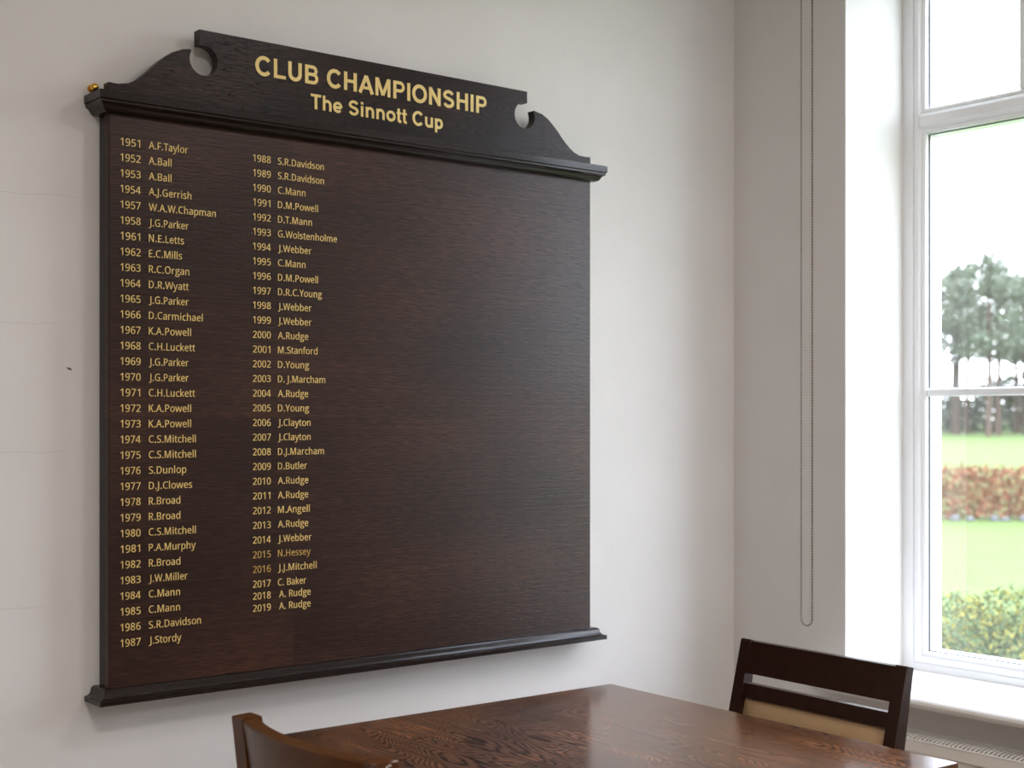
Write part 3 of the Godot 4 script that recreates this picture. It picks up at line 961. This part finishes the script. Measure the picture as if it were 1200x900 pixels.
func outdoors() -> void:
	var ground := -0.25
	var fwd := Vector3(0.628, 0, -0.778)
	var side := Vector3(0.778, 0, 0.628)
	var eye := Vector3(0, 0, 2.65)
	var view := func(px: float, depth: float) -> Vector3: return eye + fwd * depth + side * (px - 600.0) / 1636.0 * depth
	var g := structure("lawn", "bright green mown lawn outside the window", "lawn")
	var st := start()
	cbox(st, Vector3(3.30, ground - 0.3, -320), Vector3(420, ground, 220), 0.0)
	part("turf", st, mats.grass, g)
	var rng := RandomNumberGenerator.new()
	rng.seed = 77
	# low beech hedge
	var mid: Vector3 = view.call(1150.0, 22.6)
	var hedge := thing("beech_hedge", "low russet-brown clipped hedge across the lawn outside", "hedge", Vector3(mid.x, ground, mid.z), atan2(-side.z, side.x))
	var leaf := leaf_mesh(0.075, 0.022)
	for k in 3:
		var spots := []
		for i in [9500, 7000, 1300][k]:
			var y := rng.randf()
			var z := rng.randf_range(-0.42, 0.42)
			if rng.randf() < 0.55:
				z = 0.42 * (0.75 + 0.3 * rng.randf())
			spots.append(Vector3(rng.randf_range(-5, 5), 0.04 + 0.78 * y + rng.randf_range(-0.03, 0.03), z))
		foliage(hedge, [mats.beech_leaf, mats.beech_leaf_pale, mats.beech_leaf_green][k], leaf, spots, rng, 0.7, 1.3)
	for i in 34:
		st = start()
		var x := -4.9 + 9.8 * i / 33.0
		tube(st, Vector3(x, -0.05, 0), Vector3(x + rng.randf_range(-0.1, 0.1), 0.7, rng.randf_range(-0.1, 0.1)), 0.014, 0.006, 6)
		part("stem", st, mats.bark, hedge)
	for i in 6:  # low pale lumps standing for whitish patches along the hedge foot
		var px := 1118.0 + i * 21.0 + rng.randf_range(-5, 5)
		var p: Vector3 = view.call(px, 21.95)
		var s := thing("pale_lump", "pale lump at the foot of the brown hedge, " + ["first", "second", "third", "fourth", "fifth", "sixth"][i] + " from the left", "pale_lump", Vector3(p.x, ground, p.z), rng.randf() * 3.0, "pale lumps along the hedge")
		st = start()
		cbox(st, Vector3(-0.07, -0.02, -0.05), Vector3(0.07, rng.randf_range(0.06, 0.11), 0.05), 0.03)
		part("body", st, mats.pale_lump, s)
	# golden shrub below the window
	var c: Vector3 = view.call(1158.0, 7.0)
	var bush := thing("shrub", "yellow-green leafy shrub growing just outside the window", "shrub", Vector3(c.x, ground, c.z))
	var bl := leaf_mesh(0.026, 0.0075)
	for k in 2:
		var spots := []
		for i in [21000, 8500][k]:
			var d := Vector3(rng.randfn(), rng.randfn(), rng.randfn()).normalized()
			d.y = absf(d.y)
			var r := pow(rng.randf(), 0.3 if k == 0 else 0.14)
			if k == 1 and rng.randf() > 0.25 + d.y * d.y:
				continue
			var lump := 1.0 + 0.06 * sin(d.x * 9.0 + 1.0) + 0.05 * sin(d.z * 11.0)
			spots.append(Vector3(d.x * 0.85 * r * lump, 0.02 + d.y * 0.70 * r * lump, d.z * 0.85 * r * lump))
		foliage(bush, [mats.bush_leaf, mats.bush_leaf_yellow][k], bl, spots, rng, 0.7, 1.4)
	for i in 9:
		st = start()
		var a := TAU * i / 9.0
		tube(st, Vector3(cos(a) * 0.06, -0.05, sin(a) * 0.06), Vector3(cos(a) * 0.5, 0.45, sin(a) * 0.5), 0.012, 0.004, 6)
		part("stem", st, mats.bark, bush)
	# trees at the edge of the wood
	var needle := leaf_mesh(0.65, 0.17)
	var kinds := ["tall pine with bare trunk and thin crown at the wood's edge", "dense dark conifer at the wood's edge beyond the lawn", "slender pale-trunked tree within the wood beyond the lawn"]
	var protos := []
	for k in 3:
		var t := thing("pine_tree", kinds[k], "tree", Vector3.ZERO, 0.0, "trees of the wood beyond the lawn")
		var hgt: float = [19.5, 17.0, 18.0][k]
		st = start()
		tube(st, Vector3(0, -0.3, 0), Vector3(0.15, hgt * 0.5, 0.1), 0.3, 0.22, 9)
		tube(st, Vector3(0.15, hgt * 0.5, 0.1), Vector3(0, hgt * 0.97, 0), 0.22, 0.05, 9)
		part("trunk", st, mats.bark, t)
		var spots := []
		for j in [46, 60, 40][k]:
			var v := rng.randf()
			var y := hgt * lerpf([0.5, 0.42, 0.46][k], 0.96, v)
			var reach := lerpf([2.6, 2.7, 2.0][k], 0.6, v * v) * rng.randf_range(0.5, 1.0)
			var a := rng.randf() * TAU
			var tip := Vector3(cos(a) * reach, y + 0.5, sin(a) * reach)
			var limb := start()
			tube(limb, Vector3(0, y - 0.5, 0), tip, 0.07, 0.02, 5)
			part("limb", limb, mats.bark, t)
			for i in 36:
				var q := Vector3(rng.randfn(), rng.randfn() * 0.5, rng.randfn()) * 0.7
				spots.append(tip * Vector3(0.85, 1, 0.85) + q)
		foliage(t, [mats.needle_mid, mats.needle_dark, mats.needle_mid][k], needle, spots, rng, 0.45, 1.0)
		protos.append(t)
	var row_kinds := [[0, 1, 0, 1, 2, 0, 2, 0], [1, 2, 0, 1, 0, 1, 2, 0], [2, 0, 1, 1, 2, 0, 1, 2], [0, 1, 2, 0, 1, 1, 0, 2], [1, 0, 0, 2, 0, 1, 2, 1]]
	for r in 5:
		for i in 8:
			var k: int = row_kinds[r][i]
			var depth := 122.0 + r * 7.0 + rng.randf_range(-0.4, 0.4)
			var p: Vector3 = view.call(600.0 + (545.0 + (i - 3) * 84.0 + [-30.0, 12.0, -10.0, 30.0, -42.0][r]) * 132.0 / depth, depth)
			var o: Node3D = protos[k]
			if protos[k].has_meta("used"):
				o = protos[k].duplicate()
				o.name = numbered("pine_tree")
				add_child(o)
			else:
				o.set_meta("used", true)
			o.set_meta("label", ["tall thin-crowned pine", "dense dark conifer", "slender airy tree"][k] + " of the wood, " + ["first", "second", "third", "fourth", "fifth"][r] + " row back, " + ["first", "second", "third", "fourth", "fifth", "sixth", "seventh", "eighth"][i] + " from the left")
			o.position = Vector3(p.x, ground, p.z)
			o.rotation.y = rng.randf() * TAU
			var s := rng.randf_range(0.88, 1.04)
			o.scale = Vector3(s, s, s)
	# undergrowth further in
	var ug := thing("undergrowth", "grey-green thicket closing the wood behind the trunks", "thicket", view.call(1150.0, 158.0) + Vector3(0, ground, 0), atan2(-side.z, side.x))
	for k in 2:
		var spots := []
		for i in 9000:
			var x := rng.randf_range(-36, 36)
			var top := 5.2 + 1.2 * sin(x * 0.7) + 0.9 * sin(x * 1.9 + 1.0)
			spots.append(Vector3(x, rng.randf() * top, rng.randf_range(-2.5, 2.5)))
		foliage(ug, [mats.twig_grey, mats.needle_mid][k], needle, spots, rng, 0.7, 1.6)
